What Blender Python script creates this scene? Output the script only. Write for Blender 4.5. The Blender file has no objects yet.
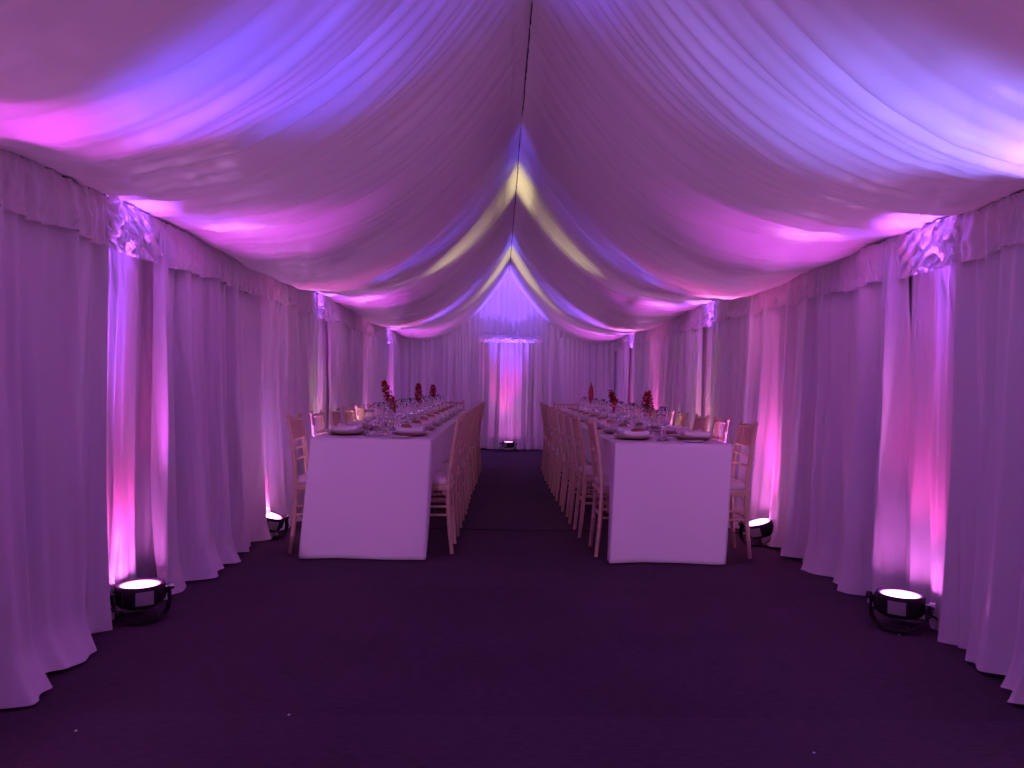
import bpy, math, random
import numpy as np
from mathutils import Vector, Matrix, noise
R = random.Random(11)
PI = math.pi
sc = bpy.context.scene
col = sc.collection

# ------------------------------------------------------------------ settings
sc.view_settings.view_transform = 'Standard'
sc.view_settings.look = 'None'
sc.view_settings.gamma = 1
sc.view_settings.use_curve_mapping = False
sc.view_settings.exposure = 1.65
sc.cycles.diffuse_bounces = 7
sc.cycles.glossy_bounces = 8
sc.cycles.transmission_bounces = 28
sc.cycles.max_bounces = 28
sc.cycles.transparent_max_bounces = 160
w = bpy.data.worlds.new('night'); sc.world = w; w.use_nodes = True
w.node_tree.nodes['Background'].inputs[0].default_value = (0.02, 0.015, 0.03, 1)

# ------------------------------------------------------------------ places (metres; y runs away from the camera)
CAM_H = 1.11
XL, XR = -1.80, 2.10           # tent walls
XC = 0.13                      # ridge
Y0, Y1 = -2.6, 13.40           # ends of the tent
EAVE, RIDGE = 1.96, 3.11
def eave(y):
    return 1.906 + .054 * np.clip((y - 3.0) / 5.5, 0, 1)
LEGS = [3.62, 7.45, 11.80]
LEGS_ALL = [-0.36] + LEGS

# ------------------------------------------------------------------ helpers
def tag(o, label=None, cat=None, group=None, kind=None):
    if label: o['label'] = label
    if cat: o['category'] = cat
    if group: o['group'] = group
    if kind: o['kind'] = kind
    return o

def empty(name, loc=(0, 0, 0), rz=0.0):
    o = bpy.data.objects.new(name, None); col.objects.link(o)
    o.location = loc; o.rotation_euler = (0, 0, rz); o.empty_display_size = .05
    return o

class MB:
    def __init__(s): s.v = []; s.f = []
    def add(s, vs, fs):
        n = len(s.v); s.v += [tuple(v) for v in vs]; s.f += [tuple(i + n for i in f) for f in fs]
    def tube(s, pts, rad, n=8, caps=True):
        pts = [Vector(p) for p in pts]; m = len(pts)
        if not hasattr(rad, '__len__'): rad = [rad] * m
        t0 = (pts[1] - pts[0]).normalized()
        up = Vector((0, 0, 1)) if abs(t0.z) < .9 else Vector((1, 0, 0))
        a = t0.cross(up).normalized(); vs = []
        for i in range(m):
            t = (pts[min(i + 1, m - 1)] - pts[max(i - 1, 0)]).normalized()
            a = (a - t * a.dot(t)).normalized(); b = t.cross(a)
            for k in range(n):
                q = 2 * PI * k / n
                vs.append(pts[i] + (a * math.cos(q) + b * math.sin(q)) * rad[i])
        fs = [(i * n + k, i * n + (k + 1) % n, (i + 1) * n + (k + 1) % n, (i + 1) * n + k)
              for i in range(m - 1) for k in range(n)]
        if caps:
            fs.append(tuple(reversed(range(n)))); fs.append(tuple((m - 1) * n + k for k in range(n)))
        s.add(vs, fs)
    def lathe(s, prof, n=24, M=None, power=2.0):
        """revolve (r,z) pairs; power>2 makes a squarer outline"""
        vs = []
        for r, z in prof:
            for k in range(n):
                q = 2 * PI * k / n; c, d = math.cos(q), math.sin(q)
                if power != 2.0:
                    m_ = (abs(c) ** power + abs(d) ** power) ** (-1 / power)
                else: m_ = 1
                p = Vector((r * c * m_, r * d * m_, z)); vs.append(M @ p if M else p)
        m = len(prof)
        fs = [(i * n + k, i * n + (k + 1) % n, (i + 1) * n + (k + 1) % n, (i + 1) * n + k)
              for i in range(m - 1) for k in range(n)]
        if prof[0][0] > 1e-6: fs.append(tuple(reversed(range(n))))
        if prof[-1][0] > 1e-6: fs.append(tuple((m - 1) * n + k for k in range(n)))
        s.add(vs, fs)
    def box(s, c, d, bev=0.0, M=None):
        x, y, z = [q / 2 for q in d]; b = min(bev, x, y)
        if b > 0:
            out = []
            for sx, sy, q in ((1, 1, 0), (-1, 1, PI / 2), (-1, -1, PI), (1, -1, 1.5 * PI)):
                for k in range(4):
                    a = q + k * PI / 6
                    out.append((sx * (x - b) + b * math.cos(a), sy * (y - b) + b * math.sin(a)))
        else: out = [(x, y), (-x, y), (-x, -y), (x, -y)]
        n = len(out); vs = []
        bz = min(bev, z * .9)
        rows = [(-z, bz), (-z + bz, 0), (z - bz, 0), (z, bz)] if bz > 0 else [(-z, 0), (z, 0)]
        for zz, ins in rows:
            for px, py in out:
                fx = (x - ins) / x; fy = (y - ins) / y
                p = Vector((px * fx + c[0], py * fy + c[1], zz + c[2])); vs.append(M @ p if M else p)
        m = len(rows)
        fs = [(i * n + k, i * n + (k + 1) % n, (i + 1) * n + (k + 1) % n, (i + 1) * n + k)
              for i in range(m - 1) for k in range(n)]
        fs.append(tuple(reversed(range(n)))); fs.append(tuple((m - 1) * n + k for k in range(n)))
        s.add(vs, fs)
    def build(s, name, mat, parent=None, smooth=True, angle=None):
        me = bpy.data.meshes.new(name); me.from_pydata(s.v, [], s.f); me.validate()
        if smooth:
            me.polygons.foreach_set('use_smooth', [True] * len(me.polygons))
            if angle: me.set_sharp_from_angle(angle=angle)
        me.materials.append(mat)
        o = bpy.data.objects.new(name, me); col.objects.link(o)
        if parent: o.parent = parent
        return o

def grid_obj(name, P, mat, parent=None, thick=0.0):
    """P: (m,n,3) array -> smooth grid mesh"""
    m, n, _ = P.shape
    me = bpy.data.meshes.new(name)
    idx = np.arange(m * n).reshape(m, n)
    q = np.stack([idx[:-1, :-1], idx[1:, :-1], idx[1:, 1:], idx[:-1, 1:]], -1).reshape(-1, 4)
    me.from_pydata(P.reshape(-1, 3).tolist(), [], q.tolist())
    me.polygons.foreach_set('use_smooth', [True] * len(me.polygons))
    me.materials.append(mat)
    o = bpy.data.objects.new(name, me); col.objects.link(o)
    if parent: o.parent = parent
    if thick:
        md = o.modifiers.new('cloth', 'SOLIDIFY'); md.thickness = thick; md.offset = 0
    return o

def copy_tree(o, parent=None):
    c = o.copy(); col.objects.link(c)
    if parent: c.parent = parent
    for ch in list(o.children): copy_tree(ch, c)
    return c

def nz(x, y, z=0.0): return noise.noise(Vector((x, y, z)))
def nzgrid(X, Y, seed):
    return np.array([noise.noise(Vector((a, b, seed))) for a, b in zip(X.ravel(), Y.ravel())]).reshape(X.shape)

# ------------------------------------------------------------------ materials
def mat(name, base, rough=.5, metal=0.0, **kw):
    m = bpy.data.materials.new(name); m.use_nodes = True
    b = m.node_tree.nodes['Principled BSDF']
    b.inputs['Base Color'].default_value = (*base, 1); b.inputs['Roughness'].default_value = rough
    b.inputs['Metallic'].default_value = metal
    for k, v in kw.items(): b.inputs[k.replace('_', ' ')].default_value = v
    return m

def bump(m, layers, color_var=None):
    """layers: list of (kind, scale xyz, dist, distortion)"""
    nt = m.node_tree; b = nt.nodes['Principled BSDF']
    tc = nt.nodes.new('ShaderNodeTexCoord'); prev = None
    for kind, scl, dist, extra in layers:
        mp = nt.nodes.new('ShaderNodeMapping'); mp.inputs['Scale'].default_value = scl
        nt.links.new(tc.outputs['Object'], mp.inputs['Vector'])
        if kind == 'noise':
            t = nt.nodes.new('ShaderNodeTexNoise'); t.inputs['Scale'].default_value = 1
            t.inputs['Detail'].default_value = 3; t.inputs['Distortion'].default_value = extra
            h = t.outputs['Fac']
        elif kind == 'ridge':
            t = nt.nodes.new('ShaderNodeTexNoise'); t.inputs['Scale'].default_value = 1
            t.inputs['Detail'].default_value = 2; t.inputs['Distortion'].default_value = extra
            a = nt.nodes.new('ShaderNodeMath'); a.operation = 'SUBTRACT'; a.inputs[1].default_value = .5
            c = nt.nodes.new('ShaderNodeMath'); c.operation = 'ABSOLUTE'
            nt.links.new(t.outputs['Fac'], a.inputs[0]); nt.links.new(a.outputs[0], c.inputs[0])
            mr = nt.nodes.new('ShaderNodeMapRange'); mr.inputs['From Max'].default_value = .12
            mr.interpolation_type = 'SMOOTHSTEP'
            nt.links.new(c.outputs[0], mr.inputs['Value']); h = mr.outputs['Result']
        elif kind == 'voronoi':
            t = nt.nodes.new('ShaderNodeTexVoronoi'); t.feature = 'F1'; t.inputs['Scale'].default_value = 1
            h = t.outputs['Distance']
        n = nt.nodes.new('ShaderNodeBump'); n.inputs['Distance'].default_value = dist
        n.inputs['Strength'].default_value = 1.0
        nt.links.new(h, n.inputs['Height'])
        if prev: nt.links.new(prev.outputs['Normal'], n.inputs['Normal'])
        prev = n
    nt.links.new(prev.outputs['Normal'], b.inputs['Normal'])
    if color_var:
        scl, c0, c1 = color_var
        mp = nt.nodes.new('ShaderNodeMapping'); mp.inputs['Scale'].default_value = scl
        nt.links.new(tc.outputs['Object'], mp.inputs['Vector'])
        t = nt.nodes.new('ShaderNodeTexNoise'); t.inputs['Scale'].default_value = 1; t.inputs['Detail'].default_value = 5
        nt.links.new(mp.outputs[0], t.inputs['Vector'])
        mx = nt.nodes.new('ShaderNodeMix'); mx.data_type = 'RGBA'
        mx.inputs['A'].default_value = (*c0, 1); mx.inputs['B'].default_value = (*c1, 1)
        nt.links.new(t.outputs['Fac'], mx.inputs['Factor']); nt.links.new(mx.outputs['Result'], b.inputs['Base Color'])
    return m

M = {}
M['drape'] = bump(mat('white_satin_drape', (.80, .78, .81), .42, Sheen_Weight=.25),
                  [('noise', (3, 5, 1.6), .012, .6), ('ridge', (2.2, 3.2, 2.4), .006, 1.4), ('noise', (90, 90, 30), .0006, 0)])
M['valance'] = bump(mat('crumpled_satin_valance', (.76, .70, .74), .42, Sheen_Weight=.2),
                    [('ridge', (9, 9, 7), .004, 1.5), ('noise', (30, 30, 16), .003, .5)])
M['lining'] = bump(mat('satin_roof_lining', (.62, .60, .62), .40),
                   [('noise', (1.2, 7, 1.2), .022, .8), ('ridge', (2.6, 3.4, 2.6), .010, 1.8), ('noise', (2.5, 34, 2.5), .006, .5)])
M['table_linen'] = bump(mat('white_table_linen', (.82, .80, .82), .75), [('noise', (4, 4, 3), .004, .4), ('noise', (160, 160, 160), .0004, 0)])
M['napkin'] = bump(mat('white_napkin_linen', (.86, .83, .84), .8), [('noise', (300, 300, 300), .0005, 0)])
M['carpet'] = mat('dark_carpet', (.06, .05, .06), 1.0)
M['seam'] = mat('dark_seam', (.02, .012, .02), .9)
M['limewash'] = bump(mat('limewashed_wood', (.55, .37, .25), .5), [('noise', (60, 60, 9), .0008, 0)], ((30, 30, 6), (.54, .37, .25), (.72, .54, .40)))
M['cushion'] = bump(mat('ivory_cushion', (.78, .70, .68), .8), [('noise', (200, 200, 200), .0004, 0)])
M['china'] = mat('white_china', (.85, .83, .84), .18)
M['charger'] = mat('shadow_dark_charger', (.02, .015, .015), .35)  # dark tone also stands for the shadow beneath the dinner plate
M['gold'] = mat('gold_rim', (.75, .42, .20), .3, 1.0)
M['bread'] = bump(mat('bread_crust', (.42, .20, .09), .75), [('noise', (120, 120, 120), .001, 0)], ((60, 60, 60), (.34, .15, .06), (.52, .28, .14)))
M['twine'] = mat('twine', (.40, .26, .15), .9)
M['black'] = bump(mat('black_plastic', (.012, .011, .013), .45), [('noise', (250, 250, 250), .0002, 0)])
M['cable'] = mat('black_rubber', (.012, .011, .012), .55)
M['chrome'] = mat('chrome_knob', (.6, .6, .62), .25, 1.0)
M['sticker'] = mat('grey_sticker', (.42, .40, .42), .6)
M['steel'] = mat('grey_steel', (.12, .12, .13), .4, .8)
M['plywood'] = mat('plywood', (.36, .25, .15), .6)
M['stem'] = mat('dark_stem', (.07, .03, .025), .7)
M['leaf'] = bump(mat('dried_red_leaf', (.24, .012, .014), .85, Specular_IOR_Level=.15), [('noise', (90, 90, 90), .001, 0)], ((40, 40, 40), (.24, .005, .010), (.55, .014, .020)))
M['plume'] = mat('pink_plume', (.45, .03, .06), .8)
M['lint'] = mat('white_lint', (.8, .8, .8), .9)
M['canvas'] = mat('white_canvas', (.7, .68, .7), .8)

def glass():
    m = mat('clear_glass', (1, 1, 1), 0.0); b = m.node_tree.nodes['Principled BSDF']
    b.inputs['Transmission Weight'].default_value = 1.0; b.inputs['IOR'].default_value = 1.48; return m
M['glass'] = glass()

def carpet_nodes(m):
    nt = m.node_tree; b = nt.nodes['Principled BSDF']
    tc = nt.nodes.new('ShaderNodeTexCoord'); sep = nt.nodes.new('ShaderNodeSeparateXYZ')
    nt.links.new(tc.outputs['Object'], sep.inputs[0])
    # widths of carpet laid across the tent, each a touch different
    d = nt.nodes.new('ShaderNodeMath'); d.operation = 'ADD'; d.inputs[1].default_value = 4.07
    nt.links.new(sep.outputs['Y'], d.inputs[0])
    dv = nt.nodes.new('ShaderNodeMath'); dv.operation = 'DIVIDE'; dv.inputs[1].default_value = 3.33 / 2
    nt.links.new(d.outputs[0], dv.inputs[0])
    fl = nt.nodes.new('ShaderNodeMath'); fl.operation = 'FLOOR'; nt.links.new(dv.outputs[0], fl.inputs[0])
    wn = nt.nodes.new('ShaderNodeTexWhiteNoise'); wn.noise_dimensions = '1D'; nt.links.new(fl.outputs[0], wn.inputs['W'])
    n1 = nt.nodes.new('ShaderNodeTexNoise'); n1.inputs['Scale'].default_value = 1.4; n1.inputs['Detail'].default_value = 4
    nt.links.new(tc.outputs['Object'], n1.inputs['Vector'])
    mp = nt.nodes.new('ShaderNodeMapping'); mp.inputs['Scale'].default_value = (22, 75, 1)
    nt.links.new(tc.outputs['Object'], mp.inputs[0])
    n2 = nt.nodes.new('ShaderNodeTexNoise'); n2.inputs['Scale'].default_value = 1; n2.inputs['Detail'].default_value = 4
    nt.links.new(mp.outputs[0], n2.inputs['Vector'])
    s1 = nt.nodes.new('ShaderNodeMath'); s1.operation = 'MULTIPLY'; s1.inputs[1].default_value = .10
    nt.links.new(wn.outputs['Value'], s1.inputs[0])
    s2 = nt.nodes.new('ShaderNodeMath'); s2.operation = 'MULTIPLY_ADD'; s2.inputs[1].default_value = .55
    nt.links.new(n2.outputs['Fac'], s2.inputs[0]); nt.links.new(s1.outputs[0], s2.inputs[2])
    s3 = nt.nodes.new('ShaderNodeMath'); s3.operation = 'MULTIPLY_ADD'; s3.inputs[1].default_value = .35
    nt.links.new(n1.outputs['Fac'], s3.inputs[0]); nt.links.new(s2.outputs[0], s3.inputs[2])
    mx = nt.nodes.new('ShaderNodeMix'); mx.data_type = 'RGBA'
    mx.inputs['A'].default_value = (.036, .023, .036, 1); mx.inputs['B'].default_value = (.155, .102, .155, 1)
    nt.links.new(s3.outputs[0], mx.inputs['Factor']); nt.links.new(mx.outputs['Result'], b.inputs['Base Color'])
    n3 = nt.nodes.new('ShaderNodeTexNoise'); n3.inputs['Scale'].default_value = 160; n3.inputs['Detail'].default_value = 2
    nt.links.new(tc.outputs['Object'], n3.inputs['Vector'])
    bp = nt.nodes.new('ShaderNodeBump'); bp.inputs['Distance'].default_value = .006; bp.inputs['Strength'].default_value = .8
    nt.links.new(n3.outputs['Fac'], bp.inputs['Height'])
    bp2 = nt.nodes.new('ShaderNodeBump'); bp2.inputs['Distance'].default_value = .006
    nt.links.new(n2.outputs['Fac'], bp2.inputs['Height']); nt.links.new(bp.outputs[0], bp2.inputs['Normal'])
    nt.links.new(bp2.outputs[0], b.inputs['Normal'])
    b.inputs['Specular IOR Level'].default_value = .1
carpet_nodes(M['carpet'])

def lens_mat():
    """a disc of bright LEDs, white hot in the middle, single red and blue diodes round the edge"""
    m = bpy.data.materials.new('lit_led_lens'); m.use_nodes = True; nt = m.node_tree; nt.nodes.clear()
    o = nt.nodes.new('ShaderNodeOutputMaterial'); e = nt.nodes.new('ShaderNodeEmission')
    tc = nt.nodes.new('ShaderNodeTexCoord'); ln = nt.nodes.new('ShaderNodeVectorMath'); ln.operation = 'LENGTH'
    mp = nt.nodes.new('ShaderNodeMapping'); mp.inputs['Scale'].default_value = (1, 1, 0)
    nt.links.new(tc.outputs['Object'], mp.inputs[0]); nt.links.new(mp.outputs[0], ln.inputs[0])
    mr = nt.nodes.new('ShaderNodeMapRange'); mr.inputs['From Min'].default_value = .072; mr.inputs['From Max'].default_value = .088
    nt.links.new(ln.outputs['Value'], mr.inputs['Value'])
    vo = nt.nodes.new('ShaderNodeTexVoronoi'); vo.inputs['Scale'].default_value = 75
    nt.links.new(tc.outputs['Object'], vo.inputs['Vector'])
    sp = nt.nodes.new('ShaderNodeSeparateColor'); nt.links.new(vo.outputs['Color'], sp.inputs[0])
    rp = nt.nodes.new('ShaderNodeValToRGB'); rp.color_ramp.interpolation = 'CONSTANT'
    rp.color_ramp.elements[0].color = (1, .05, .25, 1); rp.color_ramp.elements[1].position = .5; rp.color_ramp.elements[1].color = (.12, .08, 1, 1)
    nt.links.new(sp.outputs['Red'], rp.inputs[0])
    mx = nt.nodes.new('ShaderNodeMix'); mx.data_type = 'RGBA'; mx.inputs['A'].default_value = (1, .20, .95, 1)
    nt.links.new(mr.outputs['Result'], mx.inputs['Factor']); nt.links.new(rp.outputs[0], mx.inputs['B'])
    nt.links.new(mx.outputs['Result'], e.inputs[0])
    st = nt.nodes.new('ShaderNodeMapRange'); st.inputs['To Min'].default_value = 6; st.inputs['To Max'].default_value = .55
    nt.links.new(mr.outputs['Result'], st.inputs['Value']); nt.links.new(st.outputs[0], e.inputs['Strength'])
    nt.links.new(e.outputs[0], o.inputs[0]); return m
M['lens'] = lens_mat()

# ------------------------------------------------------------------ setting
f = MB(); f.box(((XL + XR) / 2, (Y0 + Y1) / 2, -.03), (XR - XL + .8, Y1 - Y0 + .8, .06)); fo = f.build('floor', M['carpet'], smooth=False); fo['kind'] = 'structure'
s = MB()
for y in (5.93,):
    s.tube([(XL + .15, y, .0005)] + [(XL + .15 + k * (XR - XL - .3) / 30, y + .006 * nz(k * .7, y), .0005) for k in range(1, 30)] + [(XR - .15, y, .0005)], .005 if y > 5 else .0015, 5)
so = s.build('seam', M['seam'], fo)
for nm, c, d in (('wall_left', (XL - .2, (Y0 + Y1) / 2, 1.0), (.02, Y1 - Y0 + .4, 2.1)), ('wall_right', (XR + .2, (Y0 + Y1) / 2, 1.0), (.02, Y1 - Y0 + .4, 2.1)),
                 ('wall_back', ((XL + XR) / 2, Y1 + .2, 1.6), (XR - XL + .4, .02, 3.3)), ('wall_front', ((XL + XR) / 2, Y0 - .02, 1.6), (XR - XL + .4, .02, 3.3))):
    b = MB(); b.box(c, d); o = b.build(nm, M['canvas'], smooth=False); o['kind'] = 'structure'

# roof lining: two hanging slopes, gathered at the ridge, swagged between the legs
def bayfrac(y):
    L = [-4.3] + LEGS_ALL + [15.9]
    for a, b in zip(L[:-1], L[1:]):
        if a <= y <= b: return (y - a) / (b - a)
    return 0
def ceiling_z(u, y): return EAVE + (RIDGE - EAVE) * u ** 2.8
ny = 1300
ys = np.linspace(Y0 - .1, Y1 + .02, ny)
nu = 120
uu = np.linspace(0, 1, nu)
bf = np.array([math.sin(PI * bayfrac(y)) ** 2 for y in ys])
def slope(side):
    xe = (XL + .05) if side < 0 else (XR - .05)
    Yg, Ug = np.meshgrid(ys, uu, indexing='ij')
    sd = 17.3 if side > 0 else 4.1
    warp = np.array([.22 * noise.noise(Vector((y * .9, 0, sd))) + .06 * noise.noise(Vector((y * 3.1, 3, sd))) for y in ys])
    warp = warp[:, None]
    # pleats follow the slope, drifting a little as they fall
    bfr = np.array([bayfrac(y) for y in ys])[:, None]
    Yw = Yg + .5 * (1 - Ug) ** 1.6 * np.sin(2 * PI * bfr) * 4 / (2 * PI) + .10 * (1 - Ug) * nzgrid(Yg * .6, Ug * 1.2, sd) + .0
    X = xe + (XC - xe) * Ug
    Z = eave(Yg) + (RIDGE - eave(Yg)) * Ug ** 2.8
    env = np.sin(PI * np.clip(Ug, 0, 1) ** .6)
    Z -= .13 * bf[:, None] * np.sin(PI * Ug ** .55) ** 1.2
    big = np.sin(2 * PI * (Yw + warp) / .82) + .6 * np.sin(2 * PI * (Yw * 1.0 + warp * 2) / .47 + 1.3)
    crease = np.abs(np.sin(PI * (Yw + warp * 1.3) / .9 + .4)) ** .7
    Z += (.016 * big + .075 * (.6 - crease)) * env * (.5 + .6 * Ug)
    med = np.abs(np.sin(PI * (Yw + warp * 1.5) / .21)) ** .8
    med2 = np.sin(2 * PI * (Yw + warp * 2.3) / .115 + 2 * nzgrid(Yg * .5, Ug * .7, sd + 5))
    fade = np.clip((Ug - .15) / .5, 0, 1)
    amp = .5 + .8 * nzgrid(Yg * 1.1, Ug * 1.5, sd + 9)
    fine = .5 - 1.6 * np.abs(nzgrid(Yw * 7 + warp * 9, Ug * .8, sd + 31)) + .7 * nzgrid(Yw * 17, Ug * .9, sd + 33)
    Z += (.026 * med * np.clip(amp, 0, 1.4) + .006 * med2 + .034 * fine) * (.40 + .60 * fade) * np.clip((1 - Ug) / .06, .25, 1)
    # creases near the eaves
    Z += (.016 * nzgrid(Yg * 2.6, Ug * 9, sd + 2) + .012 * nzgrid(Yg * 7, Ug * 16, sd + 3) - .016 * np.abs(nzgrid(Yg * 5.5, Ug * 13, sd + 6)) - .010 * np.abs(nzgrid(Yg * 12 + Ug * 6, Ug * 22, sd + 7))) * np.clip((.55 - Ug) / .4, 0, 1) * np.clip(Ug / .06, 0, 1)
    P = np.stack([X, Yg, Z], -1)
    return P
PL, PR = slope(-1), slope(1)
P = np.concatenate([PL, PR[:, ::-1][:, 1:]], axis=1)
ce = grid_obj('ceiling', P, M['lining']); ce['kind'] = 'structure'
s = MB()
pts = []
for i in range(0, ny, 6):
    y = ys[i]; jog = -.012 if 5.55 < y < 7 else (.012 if y <= 5.55 else 0)
    pts.append((XC + jog * .6 + .006 * nz(y * 2.3, 1.7), y, P[i, nu - 1, 2] - .004))
s.tube(pts, .008, 6); s.build('seam', M['seam'], ce)
for k, (xe, j) in enumerate(((XL + .052, 0), (XR - .052, -1))):
    s = MB(); s.tube([(xe, ys[i], P[i, j, 2] - .004) for i in range(0, ny, 8)], .008, 6)
    o = s.build('trim_%d' % (k + 1), M['seam']); o['kind'] = 'structure'

# ------------------------------------------------------------------ curtains
def curtain_grid(length, seed, top=1.88, ns=None, nt=64, end_turn=.025, big=.36, hem=1.0):
    """returns s (along), d (inward), z arrays for a hanging, gathered panel"""
    ns = ns or int(length * 130)
    S = np.linspace(0, length, ns); T = np.linspace(0, 1, nt) ** 1.25
    Sg, Tg = np.meshgrid(S, T, indexing='ij')
    low = 1 - Tg
    w1 = np.array([.20 * noise.noise(Vector((x * 1.1, seed, 0))) + .05 * noise.noise(Vector((x * 3.7, seed, 2))) for x in S])[:, None]
    drift = .07 * low * nzgrid(Sg * 1.3, Tg * 1.1, seed + 3)
    ph = (Sg + w1 + drift) / big
    a1 = np.array([.55 + .75 * abs(noise.noise(Vector((x * 1.7, seed, 7)))) * 1.6 for x in S])[:, None]
    fold = np.sin(2 * PI * ph + .75 * np.sin(2 * PI * ph + .6))
    D = (.014 + .060 * low ** .55) * a1 * fold
    ph2 = (Sg + w1 * 1.6 + drift * 1.6) / (big * .43)
    D += (.022 + .004 * low) * np.sin(2 * PI * ph2 + 1.1 + .8 * np.sin(2 * PI * ph2)) * (.4 + .9 * np.abs(nzgrid(Sg * 1.9, Tg * .8, seed + 11)))
    ph3 = (Sg + w1 * 2.2) / .088
    D += (.003 + .012 * Tg ** 1.4) * np.sin(2 * PI * ph3 + 3 * nzgrid(Sg * .8, Tg * .8, seed + 21))
    D += .010 * nzgrid(Sg * 2.2, Tg * 3.0, seed + 30) * (.3 + low)
    eg = np.clip(np.minimum(Sg, length - Sg) / .45, 0, 1); eg = .15 + .85 * eg * eg * (3 - 2 * eg)
    D += .03 + .075 * hem * eg * low ** 2.2                       # the drop bellies out towards the hem
    kick = np.clip((.09 - Tg) / .09, 0, 1) ** 1.5             # hem resting on the carpet
    D += hem * eg * kick * (.035 + .05 * nzgrid(Sg * 2.4, Tg * 0, seed + 40))
    Z = .004 + (top - .004) * Tg + kick * .012 * (1 + nzgrid(Sg * 5, Tg * 0, seed + 50)) * hem
    Z += np.where(Tg < .2, .012 * nzgrid(Sg * 6, Tg * 8, seed + 60) * (Tg > .001), 0) * hem
    # turned edges
    e = np.minimum(Sg, length - Sg)
    D += end_turn * np.exp(-(e / .05) ** 2) * (.35 + .65 * low)
    Z = np.maximum(Z, .003)
    return Sg, D, Z

def wall_panel(name, side, ya, yb, seed, label, cat='curtain', group=None, **kw):
    Sg, D, Z = curtain_grid(yb - ya, seed, **kw)
    base = (XL + .03) if side < 0 else (XR - .03)
    X = base + D * (1 if side < 0 else -1)
    o = grid_obj(name, np.stack([X, ya + Sg, Z], -1), M['drape'])
    return tag(o, label, cat, group)

def valance_panel(side, ya, yb, seed, label):
    L = yb - ya; ns = int(L * 170); nt = 16
    S = np.linspace(0, L, ns); T = np.linspace(0, 1, nt)
    Sg, Tg = np.meshgrid(S, T, indexing='ij'); low = 1 - Tg
    w1 = np.array([.08 * noise.noise(Vector((x * 2.3, seed, 0))) for x in S])[:, None]
    D = .012 * np.sin(2 * PI * (Sg + w1) / .105) * (.3 + .7 * low) + .007 * np.sin(2 * PI * (Sg + w1 * 2) / .052)
    D += .020 * nzgrid(Sg * 5, Tg * 2.0, seed + 3) * (.4 + low) + .012 * nzgrid(Sg * 14, Tg * 5, seed + 5)
    D += .075 + .02 * low
    H = .215 + .018 * np.array([noise.noise(Vector((x * 2.0, seed, 9))) for x in S])[:, None]
    Z = eave(ya + Sg) - .004 - H * low - .010 * np.sin(2 * PI * (Sg + w1) / .42) * low
    base = XL if side < 0 else XR
    X = base + D * (1 if side < 0 else -1)
    o = grid_obj('valance', np.stack([X, ya + Sg, Z], -1), M['valance'])
    return tag(o, label, 'valance', 'gathered valances under the eaves')

HW = .24     # half width of the gap at a leg
bays = [(Y0, LEGS_ALL[0] - HW), (LEGS_ALL[0] + HW - .5, LEGS[0] - HW), (LEGS[0] + HW, LEGS[1] - HW), (LEGS[1] + HW, LEGS[2] - HW), (LEGS[2] + HW, Y1 - .03)]
where = ['behind the viewer', 'nearest bay, in front of the first uplighter', 'second bay, between first and second lit strips',
         'third bay, beside the far half of the table', 'short last bay at the far corner']
for side, sn in ((-1, 'left'), (1, 'right')):
    for k, (a, b) in enumerate(bays):
        wall_panel('curtain', side, a, b, 13.7 * k + (5 if side > 0 else 61), 'white pleated curtain on the %s wall, %s' % (sn, where[k]), group='white curtains along the tent walls')
        valance_panel(side, a, b, 3.3 * k + (5 if side > 0 else 90), 'gathered white valance under %s eave, %s' % (sn, ['behind the viewer', 'nearest bay', 'second bay', 'third bay', 'short last bay'][k]))
    for k, y in enumerate(LEGS):
        seed = 200 + 9 * k + (40 if side > 0 else 0)
        Sg, D, Z = curtain_grid(2 * HW + .80, seed, end_turn=-.01, big=.24, ns=160, hem=.15)
        base = XL if side < 0 else XR; sg = 1 if side < 0 else -1
        o = grid_obj('leg_drape', np.stack([base + sg * D * .6, y - HW - .40 + Sg, Z], -1), M['drape'])
        tag(o, 'narrow flat drape glowing over the %s tent leg, %s of the %s side' % (['nearest', 'middle', 'farthest'][k], ['first', 'second', 'third'][k], sn), 'drape', 'narrow drapes over the tent legs')
        # crumpled valance piece tied round the leg head
        ns, nt = 80, 24
        S = np.linspace(0, 2 * HW + .03, ns); T = np.linspace(0, 1, nt); Sv, Tv = np.meshgrid(S, T, indexing='ij')
        Dv = .085 + .022 * nzgrid(Sv * 8, Tv * 2, seed + 1) + .02 * nzgrid(Sv * 17 + Tv * 3, Tv * 5, seed + 2) + .012 * np.abs(nzgrid(Sv * 26, Tv * 9 + Sv * 9, seed + 4))
        Zv = eave(y) - .004 - (.225 + .02 * nzgrid(Sv * 6, Tv * 0, seed)) * (1 - Tv)
        vp = grid_obj('valance', np.stack([base + sg * Dv, y - HW - .015 + Sv, Zv], -1), M['valance'], o)

# end wall: three drops and the gable cloth
def end_panel(name, xa, xb, seed, label, yy, ds=1.0, **kw):
    Sg, D, Z = curtain_grid(xb - xa, seed, **kw)
    o = grid_obj(name, np.stack([xa + Sg, yy - D * ds, Z], -1), M['drape'])
    return tag(o, label, 'curtain', 'white curtains on the end wall')
end_panel('curtain', XL, -.36, 301, 'white pleated curtain at the left of the far end wall', Y1, top=1.97)
end_panel('curtain', .70, XR, 311, 'white pleated curtain at the right of the far end wall', Y1, top=1.97)
end_panel('curtain', -.38, .72, 321, 'white gathered curtain lit pink in the middle of the far end wall', Y1 - .02, ds=.7, top=1.97, big=.17, hem=1.2)
ns, nt = 240, 60
S = np.linspace(XL, XR, ns); T = np.linspace(0, 1, nt); Sg, Tg = np.meshgrid(S, T, indexing='ij')
D = .012 * np.sin(2 * PI * (Sg + .03 * nzgrid(Sg * 3, Tg * 0, 77)) / .10) + .02 * nzgrid(Sg * 4, Tg * 2, 78) + .012
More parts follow.
